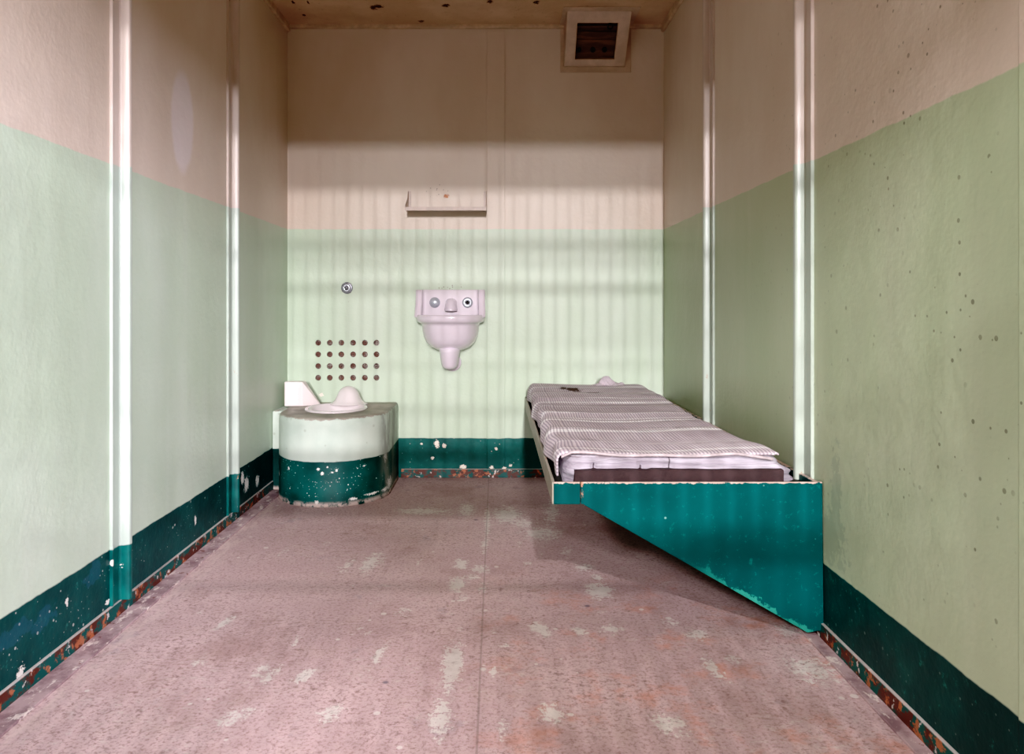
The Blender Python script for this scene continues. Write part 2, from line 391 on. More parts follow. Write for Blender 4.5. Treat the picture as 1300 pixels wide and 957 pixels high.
for i in range(6):
    for j in range(4):
        x0, x1, z0, z1 = ex[i], ex[i+1], ez[j], ez[j+1]; cx, cz = HX[i], HZ[j]
        outer, inner = [], []
        for k in range(N):
            an = 2*PI*k/N + PI/4; dx, dz = math.cos(an), math.sin(an)
            tx = ((x1 if dx > 0 else x0) - cx) / dx if abs(dx) > 1e-9 else 1e9
            tz = ((z1 if dz > 0 else z0) - cz) / dz if abs(dz) > 1e-9 else 1e9
            if k % 6 == 0:      # exact cell corners
                ox, oz = (x1 if dx > 0 else x0), (z1 if dz > 0 else z0)
            else:
                tt = min(tx, tz); ox, oz = cx + dx*tt, cz + dz*tt
            outer.append((ox, YB, oz)); inner.append((cx + R*dx, YB, cz + R*dz))
        back = [(p[0], YB + .012, p[2]) for p in inner]
        o_ = outer + inner + back
        mb.add(o_, [(k, (k+1) % N, N + (k+1) % N, N + k) for k in range(N)] + [(N + k, N + (k+1) % N, 2*N + (k+1) % N, 2*N + k) for k in range(N)])
mb.obj('perforated_plate', M_back, t)
for i in range(6):
    for j in range(4):
        MB().lathe((HX[i], YB + .011, HZ[j]), (0, -1, 0), [(-.004, R * 1.02), (0, R * 1.02)], 20).obj('vent_hole', M_mesh, t)

# ------------------------------------------------------------------ flush button
M_chrome = plain('chrome', lin(196, 200, 210), .25, .45, .05)
M_steel = plain('dull_steel', lin(150, 150, 158), .35, .5, .2, 60)
M_black = plain('black_hole', lin(22, 18, 18), .8)
c0 = P(440.5, 365.5, YB)
t = thing('flush_button', 'small round chrome push button on green wall above the toilet', 'button', c0)
MB().lathe(c0, (0, -1, 0), [(-.004, .031), (.003, .031), (.005, .027)], 32).obj('escutcheon', M_steel, t, smooth=False, bevel=.001)
MB().lathe(c0, (0, -1, 0), [(.004, .021), (.014, .020), (.017, .017), (.015, .012)], 32).obj('collar', M_chrome, t, smooth=True)
MB().lathe(c0, (0, -1, 0), [(.008, .011), (.019, .011), (.022, .007), (.023, .001)], 24).obj('plunger', M_steel, t, smooth=True)

# ------------------------------------------------------------------ toilet
s = NT('toilet_base_paint')
wob = s.math('MULTIPLY', s.math('SUBTRACT', s.noise(9, 3), .5), .012)
zz = s.math('ADD', s.z, wob)
c = s.mix(s.sm(s.noise(5, 4), .3, .7), lin(186, 200, 187), lin(204, 214, 202))
c = s.mix(s.math('MULTIPLY', s.dots(40, .3, .2), .4), c, lin(160, 168, 150))
teal = s.mix(s.sm(s.noise(6, 4), .35, .65), lin(0, 60, 57), lin(4, 84, 80))
low = s.sm(zz, .207, .203)
c = s.mix(low, c, teal)
ch = s.math('MAXIMUM', s.dots(80, .30, .14), s.math('MULTIPLY', s.dots(150, .34, .3), s.sm(s.noise(6), .46, .6)))
q = lambda px, py, rx, ry, Y=3.38: (tuple(P(px, py, Y)), (rx * Y/F, .25, ry * Y/F))
wh = s.spots([q(403, 637, 4, 4), q(447, 634, 7, 3), q(470, 632, 12, 3), q(488, 624, 6, 5, 3.5), q(492, 616, 3, 12, 3.55), q(405, 595, 3, 3), q(410, 600, 3, 3),
              q(423, 599, 3, 2), q(428, 596, 3, 3), q(417, 592, 2, 2), q(487, 583, 2, 10, 3.5), q(460, 594, 3, 2), q(372, 590, 2, 4, 3.5), q(360, 597, 2, 5, 3.6)], 70, .55)
ch = s.math('MAXIMUM', ch, wh)
c = s.mix(s.math('MULTIPLY', ch, low), c, lin(230, 228, 220))
foot = s.math('MULTIPLY', s.sm(s.z, .028, .006), s.sm(s.noise(22, 4, .7), .38, .52))
c = s.mix(foot, c, lin(206, 186, 176))
# bare cement on the top, crumbling over the rim
topm = s.sm(s.math('ADD', s.z, s.math('MULTIPLY', s.math('SUBTRACT', s.noise(28, 4, .7), .5), .03)), .391, .395)
cem = s.mix(s.sm(s.noise(10, 4), .35, .65), lin(150, 142, 130), lin(178, 170, 158))
c = s.mix(topm, c, cem)
# grey shading of the right-hand face painted in, broken into streaks
scuff_shade = s.math('MULTIPLY', s.sm(s.x, -.560, -.525), s.sm(s.noise(14, 5, .7, (1, 1, .25)), .40, .58))
c = s.mix(s.math('MULTIPLY', scuff_shade, .75), c, lin(120, 120, 112))
s.bump(s.noise(24, 5, .6), .25, .006)
M_base = s.fin(c, .5, spec=.25)
M_cer = plain('white_ceramic', lin(232, 222, 222), .12, 0, .03, 5, coat=.6)
CX, CY, RR, TZ = -.785, 3.634, .266, .400
t = thing('toilet', 'round-fronted toilet in the left corner with mint and teal painted concrete base', 'toilet', (CX, 3.7, 0))
def upl(n, rad, yb):           # U-shaped plan: arc to the front, straight sides to the wall
    pts = [(CX + rad * math.cos(PI + PI * i / n), CY + rad * 1.02 * math.sin(PI + PI * i / n)) for i in range(n + 1)]
    pts += [(CX + rad, CY + (yb - CY) * f) for f in (.33, .66, 1)]
    pts += [(CX + rad * (1 - 2 * i / 9), yb) for i in range(1, 9)]
    pts += [(CX - rad, CY + (yb - CY) * f) for f in (1, .66, .33)]
    return pts
n = 36; NT_ = len(upl(n, RR, YB))
BX, BYc, bw, bd = -.795, 3.700, .150, .165   # bowl opening
def bowlring(kx, z, dy=0):
    ref = upl(n, RR, YB - .002); out = []
    for (x, y) in ref:
        an = math.atan2((y - BYc) / 1.0, (x - BX))
        out.append((BX + bw * kx * math.cos(an), BYc + dy + bd * kx * math.sin(an), z))
    return out
rings = []
for z, dr in ((0, .004), (.012, .0), (.37, -.001), (.388, -.003), (.396, -.007), (.400, -.014)):
    rings.append([(x, y, z) for x, y in upl(n, RR + dr, YB - .002)])
rings.append(bowlring(1.0, TZ)); rings.append(bowlring(1.0, TZ - .04))
MB().loft(rings, True, False).obj('base', M_base, t, smooth=True)
# narrow filler pier between the drum and the side wall
MB().box((XL + .001, 3.675, 0), (CX - RR + .05, YB - .002, .392)).obj('side_pier', M_base, t, bevel=.008)
# ceramic bowl: rim, inner wall, sump, and the domed hump at its back
r2 = [bowlring(1.02, TZ - .03), bowlring(1.02, TZ + .002), bowlring(1.0, TZ + .008), bowlring(.95, TZ + .009), bowlring(.90, TZ + .004), bowlring(.85, TZ - .02),
      bowlring(.72, TZ - .10, .0), bowlring(.45, TZ - .17, .02), bowlring(.30, TZ - .19, .03)]
bowl = MB().loft(r2, False, True).obj('bowl', M_cer, t, smooth=True)
hump = MB(); rg = []
hx0, hy0 = P(443, 512, 3.88).x, 3.866
for z, w, d in ((0, .102, .075), (.006, .086, .068), (.020, .070, .060), (.040, .060, .055), (.060, .052, .048), (.076, .041, .038), (.087, .027, .025), (.092, .012, .011), (.093, .001, .001)):
    rg.append([(hx0 + w * math.cos(2*PI*i/32), hy0 + d * math.sin(2*PI*i/32), TZ + .002 + z) for i in range(32)])
hump.loft(rg).obj('hump', M_cer, t, smooth=True)
# white wedge
p = [P(361, 516, 3.776), P(384, 516, 3.776), P(407, 514, 3.836)]
for v in p: v.z = TZ + .001
wl, wm_, wr = p; h = .124
v = [wl, wm_, wr, Vector((wr.x, wr.y + .012, wl.z)), Vector((wl.x, wl.y + .06, wl.z)),
     wl + Vector((0, 0, h)), wm_ + Vector((0, .0, h)), Vector((wm_.x, wl.y + .06, wl.z + h)), Vector((wl.x, wl.y + .06, wl.z + h))]
o = obj('wedge_block', v, [(0, 4, 3, 2, 1), (0, 1, 6, 5), (1, 2, 6), (2, 3, 7, 6), (3, 4, 8, 7), (4, 0, 5, 8), (5, 6, 7, 8)],
        plain('glossy_white_block', lin(240, 226, 224), .3, 0, .02, 5), bevel=.004)
o['label'] = 'white wedge-shaped block standing on the left of the toilet top'; o['category'] = 'block'

# ------------------------------------------------------------------ wash basin
M_sink = plain('lilac_white_ceramic', lin(226, 214, 224), .14, 0, .03, 5, coat=.5)
SX = -.240
t = thing('wash_basin', 'small white ceramic wall basin hung on the green back wall', 'sink', (SX, YB, .58))
def dring(hw, d, z, yb=YB - .002, n=32, e=2.5, yoff=0):
    pts = []
    for i in range(n + 1):
        a_ = PI * i / n; cc, ss = math.cos(a_), math.sin(a_)
        pts.append((SX + hw * math.copysign(abs(cc) ** (2/e), cc), yb - yoff - d * abs(ss) ** (2/e), z))
    pts += [(SX - hw + 2*hw*i/10, yb, z) for i in range(1, 10)]
    return pts
prof = [(.010, .05, .672), (.045, .085, .6745), (.078, .118, .683), (.108, .150, .698), (.130, .176, .722), (.143, .190, .750), (.149, .197, .780), (.151, .199, .806),
        (.154, .202, .816), (.164, .212, .823), (.176, .224, .828), (.181, .229, .838), (.1825, .231, .850), (.181, .229, .860), (.176, .224, .8645)]
rings = [dring(w, d, z) for w, d, z in prof]
inn = [(.163, .175, .8645, .035), (.156, .165, .858, .04), (.148, .155, .84, .042), (.13, .14, .80, .045), (.10, .11, .765, .05), (.05, .06, .745, .06), (.01, .02, .742, .08)]
rings += [dring(w, d, z, YB - yo) for w, d, z, yo in inn]
MB().loft(rings).obj('bowl', M_sink, t, smooth=True)
# back panel with flared cheeks
def bp(sc, z, out):
    q = [(-.184, 0), (-.184, .062 + out), (-.172, .070 + out), (-.150, .066 + out), (-.145, .045), (-.138, .040), (.138, .040), (.145, .045), (.150, .066 + out), (.172, .070 + out), (.184, .062 + out), (.184, 0)]
    return [(SX + x * sc, YB - .002 - d, z) for x, d in q]
MB().loft([bp(1.0, .852, .045), bp(1.0, .875, .03), bp(.99, .92, .008), (bp(.985, .985, 0)), bp(.98, .996, -.006)]).obj('back_panel', M_sink, t, bevel=.005, seg=3)
# spout nub
mb = MB(); rg = []
for z, w, d in ((.951, .006, .010), (.948, .018, .024), (.940, .027, .040), (.925, .031, .054), (.905, .034, .064), (.890, .036, .069), (.884, .034, .068), (.883, .02, .05)):
    rg.append([(SX + .003 + w * math.cos(PI*i/16), YB - .036 - d * math.sin(PI*i/16), z) for i in range(17)])
mb.loft(rg).obj('spout', M_sink, t, smooth=True)
kz = CZ - (384 - VY) * .00414
kx = (552 - VX) * .00414
MB().lathe((kx, YB - .040, kz), (0, -1, 0), [(0, .027), (.006, .028), (.010, .026), (.016, .021), (.020, .012), (.0215, .001)], 32).obj('tap_button', M_chrome, t, smooth=True)
kx = (593.5 - VX) * .00414
k2 = MB().lathe((kx, YB - .040, kz), (0, -1, 0), [(0, .027), (.006, .028), (.011, .025), (.013, .018), (.012, .011), (.006, .010)], 32).obj('tap_collar', M_chrome, t, smooth=True)
k2['label'] = 'chrome tap collar with its button missing'
MB().lathe((kx, YB - .0475, kz), (0, -1, 0), [(-.003, .0102), (0, .0102)], 20).obj('tap_hole', M_black, k2)
# outlet boss below the bowl and its flange on the wall
mb = MB()
mb.loft([[(SX - .002 + w * math.cos(2*PI*i/32), 3.868 + d * math.sin(2*PI*i/32), z) for i in range(32)] for z, w, d in
         ((.692, .058, .075), (.672, .053, .068), (.65, .050, .064), (.62, .046, .060), (.600, .041, .055), (.588, .031, .045), (.583, .015, .025), (.582, .001, .001))])
mb.obj('outlet', M_sink, t, smooth=True)
MB().lathe((SX + .008, YB, .612), (0, -1, 0), [(-.002, .047), (.012, .047), (.016, .043), (.017, .03)], 32).obj('flange', M_sink, t, smooth=True)

# ------------------------------------------------------------------ shelf
M_shelf = plain('shelf_paint', lin(206, 186, 174), .45, 0, .1, 14)
x0, x1 = -.468, -.050
t = thing('wall_shelf', 'small tan metal shelf with side brackets on back wall above the basin', 'shelf', ((x0 + x1)/2, YB, 1.40))
yf = 3.80
MB().prism([(x0, YB, 1.412), (x0, yf + .004, 1.412), (x0, yf + .004, 1.398), (x0, yf, 1.398), (x0, yf, 1.417), (x0, YB, 1.417)], (x1 - x0, 0, 0)).obj('shelf_board', M_shelf, t, bevel=.001)
lab = None
for xa, d in ((x0, .004), (x1, -.004)):
    MB().prism([(xa, YB, 1.405), (xa, yf + .002, 1.405), (xa, yf + .002, 1.424), (xa, YB - .05, 1.475), (xa, YB - .012, 1.519), (xa, YB, 1.519)], (d, 0, 0)).box(
        (min(xa, xa + d*4), YB - .003, 1.417), (max(xa, xa + d*4), YB, 1.519)).obj('side_bracket', M_shelf, t, bevel=.001)

# ------------------------------------------------------------------ slanted light box in the ceiling corner
M_box = plain('light_box_paint', lin(206, 184, 168), .5, 0, .1, 12)
s = NT('light_box_inside')
c = s.mix(s.sm(s.noise(8, 4, .6, (.6, 3, 3)), .4, .6), lin(96, 72, 62), lin(128, 100, 86))
M_in = s.fin(c, .7)
TL, TR, BL, BR = Vector((.3585, 3.74, ZC)), Vector((.6815, 3.74, ZC)), Vector((.359, 3.93, 2.178)), Vector((.679, 3.93, 2.178))
t = thing('light_box', 'square tan metal box with dark opening slanted into the ceiling corner', 'light box', (.52, YB, 2.178))
nrm = (TR - TL).cross(BL - TL).normalized()
if nrm.y > 0: nrm = -nrm
def fp(u, w, d=0): return TL.lerp(TR, u).lerp(BL.lerp(BR, u), w) - nrm * d
u0, u1, w0, w1 = .17, .815, .225, .875
O = [fp(0, 0), fp(1, 0), fp(1, 1), fp(0, 1)]; I = [fp(u0, w0), fp(u1, w0), fp(u1, w1), fp(u0, w1)]
D = [fp(u0, w0, .02), fp(u1, w0, .02), fp(u1, w1, .02), fp(u0, w1, .02)]
Bk = [Vector((p_.x, YB - .001, ZC - .001)) for p_ in (TL, TR)] + [Vector((BR.x, YB - .001, BR.z)), Vector((BL.x, YB - .001, BL.z))]
v = O + I + D + [Vector((TL.x, YB, ZC)), Vector((TR.x, YB, ZC)), Vector((BR.x, YB, BR.z)), Vector((BL.x, YB, BL.z))]
f = [(i, (i+1) % 4, 4 + (i+1) % 4, 4 + i) for i in range(4)] + [(4 + i, 4 + (i+1) % 4, 8 + (i+1) % 4, 8 + i) for i in range(4)]
f += [(0, 3, 15, 12), (1, 13, 14, 2), (3, 2, 14, 15)]
obj('frame', v, f, M_box, t)
lip = MB()
lip.prism([(.340, YB - .006, 2.150), (.715, YB - .006, 2.150), (.715, YB - .006, ZC), (.340, YB - .006, ZC)], (0, .006, 0))
lip.prism([(.335, 3.70, ZC - .006), (.72, 3.70, ZC - .006), (.72, YB, ZC - .006), (.335, YB, ZC - .006)], (0, 0, .006))
lip.obj('mounting_flange', M_box, t, bevel=.002)
ip = [fp(u0 - .1, w0 - .1, .075), fp(u1 + .1, w0 - .1, .075), fp(u1 + .1, w1 + .06, .04), fp(u0 - .1, w1 + .06, .04)]
sd = [fp(u0 - .1, w0 - .1, .02), fp(u1 + .1, w0 - .1, .02), fp(u1 + .1, w1 + .06, .02), fp(u0 - .1, w1 + .06, .02)]
tray = obj('inner_tray', ip + sd, [(0, 1, 2, 3)] + [(i, (i+1) % 4, 4 + (i+1) % 4, 4 + i) for i in range(4)], M_in, t)
M_dk = plain('dark_bolt', lin(46, 34, 30), .5)
def inp(u, w): return fp(u, w, .072 - .03 * (w - .1) / .8)
for u, w, r_ in ((.24, .76, .012), (.47, .76, .013), (.66, .76, .013), (.72, .36, .016)):
    MB().lathe(inp(u, w), nrm, [(-.004, r_), (.007, r_), (.007, r_ * .55), (.003, r_ * .5)], 18).obj('socket', M_dk, tray)
for w in (.36, .46, .60):
    a_, b_ = inp(u0 - .05, w), inp(u1 + .05, w); dn = (BL - TL).normalized() * .006
    MB().prism([a_ - dn, b_ - dn, b_ + dn, a_ + dn], nrm * .006).obj('slat', M_in, tray)

# ------------------------------------------------------------------ wall bunk
s = NT('teal_bed_paint')
c = s.mix(s.sm(s.noise(4, 4), .35, .65), lin(0, 70, 71), lin(0, 82, 83))
c = s.mix(s.math('MULTIPLY', s.sm(s.noise(60, 4, .7), .58, .72), .35), c, lin(30, 140, 130))
c = s.mix(s.dots(22, .16, .12), c, lin(120, 170, 160))
# the sloping lower edge: depth below the diagonal
ax, az, bx, bz = .237, .370, .846, .021
L = math.hypot(bx - ax, bz - az); nx, nz = -(bz - az) / L, (bx - ax) / L
dd = s.math('ADD', s.math('MULTIPLY', s.math('SUBTRACT', s.x, ax), nx), s.math('MULTIPLY', s.math('SUBTRACT', s.z, az), nz))
ed = s.math('MULTIPLY', s.sm(s.math('ADD', dd, s.math('MULTIPLY', s.math('SUBTRACT', s.noise(24, 5, .75), .5), .085)), .012, .006), s.sm(s.x, .50, .70))
c = s.mix(ed, c, lin(52, 142, 126))
tp = s.sm(s.math('ADD', s.z, s.math('MULTIPLY', s.math('SUBTRACT', s.noise(40, 4, .7), .5), .022)), .4265, .4285)
c = s.mix(tp, c, lin(196, 172, 160))
jn = s.math('MULTIPLY', s.sm(s.math('ABSOLUTE', s.math('SUBTRACT', s.x, .2325)), .006, .002), s.sm(s.noise(60, 4, .7), .45, .55))
c = s.mix(jn, c, lin(186, 140, 116))
M_bed = s.fin(c, .35, spec=.18)
s = NT('bed_rail_paint')
c = s.mix(s.sm(s.noise(10, 4), .35, .65), lin(146, 140, 126), lin(168, 160, 145))
c = s.mix(s.sm(s.noise(30, 4, .7), .62, .68), c, lin(150, 110, 84))
M_rail = s.fin(c, .45)
M_deck = plain('dark_deck', lin(44, 46, 42), .7)
YP = 2.022
t = thing('wall_bunk', 'teal steel bunk fixed to right wall with a triangular end panel', 'bed', (XR, YP, .02))
bxl = .156
pt = lambda px, py: P(px, py, YP)
zt = pt(703, 612).z; zb = pt(703, 640).z
poly = [pt(737.5, 612), pt(1044, 612), pt(1046, 800), pt(1025, 803), pt(740, 640), pt(737.5, 640)]
MB().prism(poly, (0, .008, 0)).obj('end_panel', M_bed, t, bevel=.0015)
box('corner_plate', (bxl, YP - .001, zb), (pt(736.6, 612).x, YP + .008, zt), M_bed, t, bevel=.0015)
box('side_rail', (bxl - .004, YP + .002, zb), (bxl + .004, YB - .004, zt - .001), M_rail, t, bevel=.001)
box('wall_rail', (XR - .022, YP + .008, zb), (XR - .010, YB - .004, zt - .001), M_bed, t, bevel=.001)
box('head_rail', (bxl + .004, YB - .012, zb), (XR - .010, YB - .004, zt - .001), M_bed, t, bevel=.001)
box('deck', (bxl + .004, YP + .008, .374), (XR - .022, YB - .012, .411), M_deck, t)

# ------------------------------------------------------------------ mattress
s = NT('striped_ticking')
uvn = s.t.nodes.new('ShaderNodeUVMap'); uvn.uv_map = 'UVMap'
su = s.n('ShaderNodeSeparateXYZ', uvn.outputs[0]); U, V = su.outputs[0], su.outputs[1]
wob = s.math('MULTIPLY', s.math('SUBTRACT', s.noise(6, 3), .5), .012)
ph = s.math('MULTIPLY', s.math('ADD', U, wob), 2*PI/.0105)
st = s.sm(s.math('SINE', ph), -.15, .55)
grime = s.noise(5, 5, .65)
base = s.mix(s.sm(grime, .3, .7), lin(200, 186, 192), lin(222, 211, 216))
c = s.mix(s.math('MULTIPLY', st, .72), base, lin(146, 132, 146))
vw = s.math('ADD', V, s.math('ADD', s.math('MULTIPLY', s.math('SUBTRACT', s.noise(2.2, 3, .5, (1, .6, 1)), .5), .16), s.math('MULTIPLY', s.math('SUBTRACT', s.noise(16, 2), .5), .012)))
band = None
for y, hw_, w in ((2.10, .012, .7), (2.23, .007, .4), (2.43, .020, 1), (2.47, .008, .5), (2.66, .020, 1), (2.73, .012, .7), (2.83, .014, .6), (3.02, .012, .5), (3.16, .02, .9), (3.28, .015, .7), (3.48, .02, .6), (3.7, .02, .6)):
    b_ = s.math('MULTIPLY', s.sm(s.math('ABSOLUTE', s.math('SUBTRACT', vw, y)), hw_ * 1.15, hw_ * .7), w)
    band = b_ if band is None else s.math('MAXIMUM', band, b_)
dash = s.math('MULTIPLY', band, s.math('ADD', .35, s.math('MULTIPLY', .65, s.sm(s.math('SINE', ph), .75, .2))))
c = s.mix(dash, c, lin(252, 248, 250))
stn = s.spots([((.285, 2.28, .5), (.05, .05, .5)), ((.47, 2.13, .5), (.012, .006, .5)), ((.60, 2.2, .5), (.012, .008, .5)), ((.52, 2.15, .5), (.008, .006, .5))], 40, .5)
c = s.mix(s.math('MULTIPLY', stn, .22), c, lin(70, 58, 62))
tear = s.spots([((.372, 3.62, .5), (.06, .11, .5)), ((.45, 3.52, .5), (.09, .022, .5)), ((.33, 3.66, .5), (.03, .08, .5))], 26, .5)
c = s.mix(tear, c, lin(72, 54, 50))
s.bump(s.math('ADD', s.math('MULTIPLY', s.math('SINE', ph), .12), s.math('ADD', s.noise(18, 4), s.math('MULTIPLY', band, .35))), .35, .006)
M_tick = s.fin(c, .85, spec=.15)

t = thing('mattress', 'thin grey striped mattress with white folded sheet showing, lying on the teal bunk', 'mattress', (.48, 2.9, .411))
mx0, mx1, my0, my1 = .170, .795, 2.056, 3.925
rng = np.random.RandomState(3)
def hsh(x, y):                # smooth folds and a little sag across the middle
    sag = -.006 * math.exp(-((x - .42) / .17) ** 2) * (1 + .5 * math.sin(3.1 * y))
    fold = .0035 * math.sin(15 * y + 2.2 * math.sin(3.5 * x) ) + .0025 * math.sin(31 * y + 5 * x) + .0025 * math.sin(9 * x + 3 * y)
    for y0 in (2.44, 2.67, 2.83, 3.17, 3.29):
        yy = y - y0 - .05 * math.sin(4.5 * x + y0 * 5) * .6
        fold += .0040 * math.exp(-(yy / .018) ** 2)
    return sag + .65 * fold
NU, NV = 96, 190
# cross-section: up the left side, over the top, down the right side
sec = []
rad = .032
zl, ztop = .432, .506
for i in range(9): sec.append((0, zl + (ztop - rad - zl) * i / 8))
for i in range(1, 9): a_ = PI - (PI/2) * i / 8; sec.append((rad + rad * math.cos(a_), ztop - rad + rad * math.sin(a_)))
W = mx1 - mx0
for i in range(1, 60): sec.append((rad + (W - 2*rad) * i / 60, ztop))
for i in range(0, 9): a_ = PI/2 - (PI/2) * i / 8; sec.append((W - rad + rad * math.cos(a_), ztop - rad + rad * math.sin(a_)))
for i in range(1, 9): sec.append((W, ztop - rad - (ztop - rad - zl - .02) * i / 8))
arc = [0]
for i in range(1, len(sec)): arc.append(arc[-1] + math.hypot(sec[i][0] - sec[i-1][0], sec[i][1] - sec[i-1][1]))
nu = len(sec); verts, uvs = [], []
for j in range(NV + 1):
    v_ = j / NV; y = my0 + (my1 - my0) * v_
    endf = max(0.0, (y - (my1 - .05)) / .05)           # rounding down at the head
    for i, (sx, sz) in enumerate(sec):
        x = mx0 + sx; z = sz; yy = y
        side = 1.0 if sz < ztop - rad else 0.0
        topw = min(1, max(0, (sz - zl) / (ztop - zl)))
        # narrower at the head on the right; gentle scallops down the edges
        edge = (sx / W)
        x += edge * (-.024 - .014 * min(1, max(0, (y - 2.05) / .35)) + .012 * math.sin(4 * y))
        if i >= nu - 16 and y < 2.5:                   # the cover barely turns down at its front right corner
            k_ = min(1, max(.15, (y - 2.1) / .4)); z = ztop - (ztop - z) * k_
        if edge < .1: x += .010 * math.sin(9 * y + 1) * (1 - topw) + .006 * math.sin(23 * y) * (1 - edge * 10) - .005
        z += hsh(x, y) * topw
        z -= .045 * endf ** 2 * topw
        if y < my0 + .02 and topw > .9: z -= .004 * (1 - (y - my0) / .02)
        if i < 9 and y < my0 + .05: yy = y + (1 - (y - my0) / .05) * (.03 * (1 - i / 9))
        verts.append((x, yy, z)); uvs.append((arc[i], y))
faces = [(j*nu + i, j*nu + i + 1, (j+1)*nu + i + 1, (j+1)*nu + i) for j in range(NV) for i in range(nu - 1)]
b0 = NV * nu
k0 = len(verts)                # close the head end
verts += [(verts[b0 + i][0], my1 + .004, .432) for i in range(nu)]; uvs += [(arc[i], my1 + .06) for i in range(nu)]
faces += [(b0 + i, b0 + i + 1, k0 + i + 1, k0 + i) for i in range(nu - 1)]
cover = obj('striped_cover', verts, faces, M_tick, t, smooth=True)
uvl = cover.data.uv_layers.new(name='UVMap')
for lp in cover.data.loops: uvl.data[lp.index].uv = uvs[lp.vertex_index]
m = cover.modifiers.new('thick', 'SOLIDIFY'); m.thickness = .005; m.offset = -1
# hem: the pale rolled front edge of the cover
M_hem = plain('pale_hem', lin(206, 190, 194), .8, 0, .15, 40)
hem = []
for i in range(61):
    u = i / 60; x = mx0 + .01 + (W - .04) * u; z = ztop + hsh(x, my0) - .006 + .002 * math.sin(17 * u) - .012 * max(0, u - .82) / .18
    if u < .05: z -= .012 * (1 - u / .05)
    hem.append([(x, my0 + .002 + .006 * math.cos(a_), z + .0045 * math.sin(a_)) for a_ in [2*PI*k/8 for k in range(8)]])
MB().loft(hem).obj('front_hem', M_hem, cover and t, smooth=True)
# white sheet wrapped under the cover; front face folded in three panels
s = NT('white_sheet')
c = s.mix(s.sm(s.noise(9, 5, .6, (.5, 1, 3)), .35, .7), lin(158, 147, 158), lin(192, 184, 195))
cut = None
for cx_, zt_ in ((.2705, .475), (.400, .470), (.478, .492)):
    k_ = s.math('MULTIPLY', s.sm(s.math('ABSOLUTE', s.math('SUBTRACT', s.math('ADD', s.x, s.math('MULTIPLY', s.z, -.04)), cx_ - .018)), .0026, .0012), s.sm(s.z, zt_, zt_ - .004))
    cut = k_ if cut is None else s.math('MAXIMUM', cut, k_)
c = s.mix(s.math('MULTIPLY', cut, .8), c, lin(60, 46, 50))
lay = s.sm(s.math('SINE', s.math('ADD', s.math('MULTIPLY', s.z, 420.0), s.math('MULTIPLY', s.noise(7, 3, .6, (.6, 1, 1)), 9.0))), .80, .97)
c = s.mix(s.math('MULTIPLY', lay, .4), c, lin(128, 116, 132))
edgeg = s.math('MULTIPLY', s.sm(s.z, .484, .494), s.sm(s.noise(16, 5, .7, (1, 1, 3)), .42, .56))
c = s.mix(s.math('MULTIPLY', edgeg, .7), c, lin(112, 92, 92))
s.bump(s.noise(16, 4, .6, (.35, 1, 3)), .9, .012)
M_sheet = s.fin(c, .8, spec=.2)
sv, sf = [], []; nxs, nzs = 80, 12
cuts = [.2705, .4, .478]
for j in range(nzs + 1):
    for i in range(nxs + 1):
        u = i / nxs; w = j / nzs
        x = mx0 + .018 + (W - .022) * u; z = .413 + (.496 - .413) * w
        y = my0 + .012 - .010 * math.sin(PI * min(1, w * 1.1)) + .005 * math.sin(11 * w + 5 * u) + .003 * math.sin(23 * w + 9 * u) + .0025 * math.sin(40 * u + 5 * w)
        for cxx in cuts: y += .012 * math.exp(-((x - cxx) / .004) ** 2) * (.3 + .7 * (w < .75))
        ed = max(0, (u - .92) / .08); y += .05 * ed ** 2 + .0; z -= (.022 * ed ** 2) * w
        ed = max(0, (.06 - u) / .06); y += .04 * ed ** 2
        x += .048 * (1 - w ** 2.2) * max(0, (u - .8) / .2) + .006 * math.sin(14 * w) * max(0, (u - .85) / .15)
        sv.append((x, y, z))
for j in range(nzs):
    for i in range(nxs): a_ = j * (nxs + 1) + i; sf.append((a_, a_ + 1, a_ + nxs + 2, a_ + nxs + 1))
k0 = len(sv)                   # sides and top run back under the cover
for i in range(nxs + 1):
    x, y, z = sv[nzs * (nxs + 1) + i]; sv.append((x, my0 + .30, z - .040))
for i in range(nxs): a_ = nzs * (nxs + 1) + i; sf.append((a_, a_ + 1, k0 + i + 1, k0 + i))
k1 = len(sv)
for j in range(nzs + 1):
    x, y, z = sv[j * (nxs + 1) + nxs]; sv.append((x - .012, my0 + .30, z))
for j in range(nzs): a_ = j * (nxs + 1) + nxs; sf.append((a_, a_ + nxs + 1, k1 + j + 1, k1 + j))
k2 = len(sv)
for j in range(nzs + 1):
    x, y, z = sv[j * (nxs + 1)]; sv.append((x + .004, my0 + .30, z))
for j in range(nzs): a_ = j * (nxs + 1); sf.append((a_, k2 + j, k2 + j + 1, a_ + nxs + 1))
sheet = obj('folded_sheet', sv, sf, M_sheet, t, smooth=True)
M_gap = plain('dark_fold', lin(50, 38, 40), .9)
M_pad = plain('brown_pad', lin(56, 38, 40), .85, 0, .15, 30, bump=.3)
px0, px1 = P(729, 600, 2.05).x, P(993, 600, 2.05).x
pv = []; rgs = []
for i in range(41):
    u = i / 40; x = px0 + (px1 - px0) * u; zt_ = .4575 + .0015 * math.sin(7 * u) + (.003 if u > .35 else 0) - .004 * max(0, u - .9) * 10 * .4
    rgs.append([(x, my0 - .017, .414), (x, my0 - .018, zt_ - .003), (x, my0 - .015, zt_), (x, my0 + .02, zt_), (x, my0 + .02, .414)])
MB().loft(rgs).obj('brown_padding', M_pad, t, smooth=False)
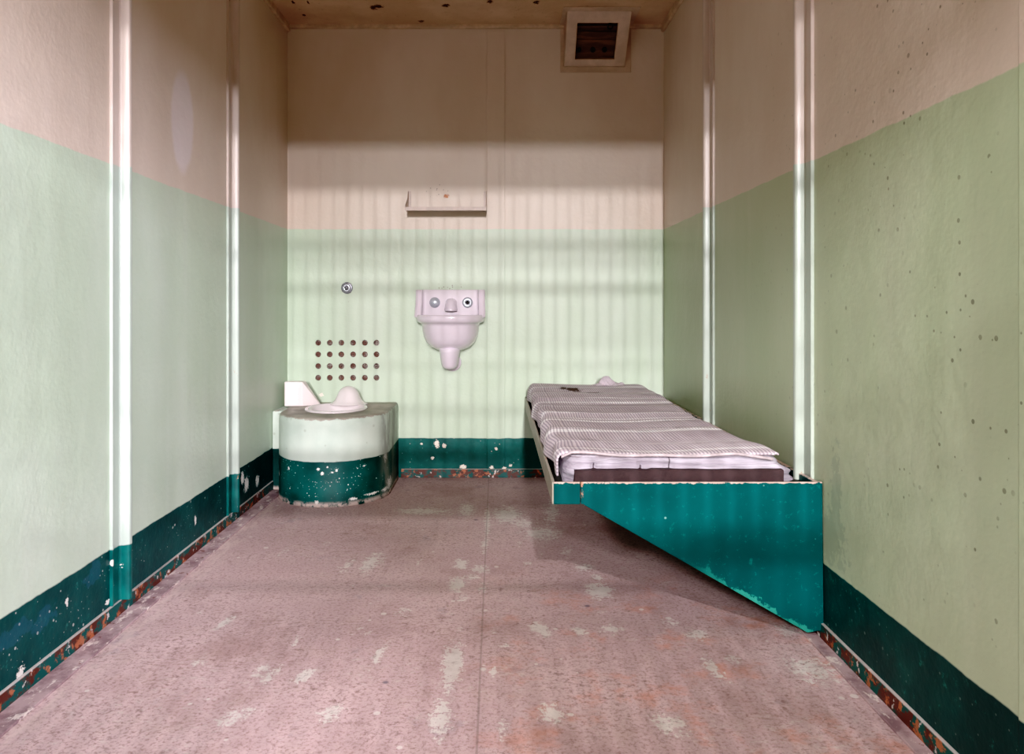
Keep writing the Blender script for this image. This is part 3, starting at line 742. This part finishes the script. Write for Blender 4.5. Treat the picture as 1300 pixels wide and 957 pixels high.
# crumpled torn rag at the head end of the cover
rv, rf = [], []
nr = 22
for j in range(nr + 1):
    for i in range(nr + 1):
        u, w = i / nr, j / nr
        rx = (u - .5); ry = (w - .5)
        x = .575 + rx * .15 + .012 * math.sin(11 * w + 3 * u); y = 3.80 + ry * .11 + .010 * math.sin(9 * u)
        hgt = .040 * math.exp(-((rx + .10) / .13) ** 2 - (ry / .22) ** 2) + .010 * math.exp(-(ry / .2) ** 2) + .008 * math.sin(21 * u + 4 * w) * math.sin(15 * w + 1)
        z = ztop + hsh(x, y) + .002 + max(0, hgt) * (1 - (2 * max(abs(rx), abs(ry))) ** 4)
        rv.append((x, y, z))
for j in range(nr):
    for i in range(nr): a_ = j * (nr + 1) + i; rf.append((a_, a_ + 1, a_ + nr + 2, a_ + nr + 1))
MB().add(rv, rf).obj('torn_rag', plain('rag_cloth', lin(206, 192, 200), .85, 0, .12, 40), t, smooth=True)

# ------------------------------------------------------------------ camera and light
cam = bpy.data.cameras.new('camera'); co = bpy.data.objects.new('camera', cam); COL.objects.link(co)
co.location = (0, 0, CZ); co.rotation_euler = (PI/2, 0, 0)
cam.sensor_width = 36; cam.sensor_fit = 'HORIZONTAL'; cam.lens = 36 * F / 1300
cam.shift_x = (650 - VX) / 1300; cam.shift_y = -(478.5 - VY) / 1300
cam.clip_start = .02
S.camera = co

w = bpy.data.worlds.new('world'); S.world = w; w.use_nodes = True
bg = w.node_tree.nodes['Background']; bg.inputs[0].default_value = (1.0, .87, .33, 1); bg.inputs[1].default_value = .48
def area(name, loc, target, sx, sy, power, col, spread=180):
    l = bpy.data.lights.new(name, 'AREA'); l.shape = 'RECTANGLE'; l.size = sx; l.size_y = sy; l.energy = power; l.color = col; l.spread = math.radians(spread)
    o = bpy.data.objects.new(name, l); COL.objects.link(o); o.location = loc
    o.rotation_euler = (Vector(target) - Vector(loc)).to_track_quat('-Z', 'Y').to_euler(); return o
KEY = (1.0, .955, 1.0)
# a tall window across the corridor, seen as separate panes, slightly right of the cell
for h, wd, pw in ((2.84, .26, 1050), (3.58, .26, 1700), (4.86, .34, 900), (6.2, .9, 850), (9.6, .32, 2250)):
    area('window_pane_light', (.30, -14, h), (0, 3.9, .9), wd, .22, pw, KEY)
area('right_window_light', (2.5, -3.2, 2.55), (-1.1, 2.2, .9), .9, .8, 900, (.95, .93, 1.12))
area('left_window_light', (-2.1, -3.4, 3.15), (.89, 1.6, .3), .4, .45, 340, KEY)

S.view_settings.view_transform = 'Standard'; S.view_settings.look = 'None'; S.view_settings.exposure = 0.0
# tone curve of the photograph: deep, saturated shadows
S.view_settings.use_curve_mapping = True
cm = S.view_settings.curve_mapping
cv = cm.curves[3]
for p_, q_ in ((.03, .008), (.07, .051), (.13, .122), (.22, .222)): cv.points.new(p_, q_)
cm.update()
S.cycles.max_bounces = 10; S.cycles.diffuse_bounces = 4; S.cycles.use_denoising = True; S.cycles.use_adaptive_sampling = True; S.cycles.adaptive_threshold = .025
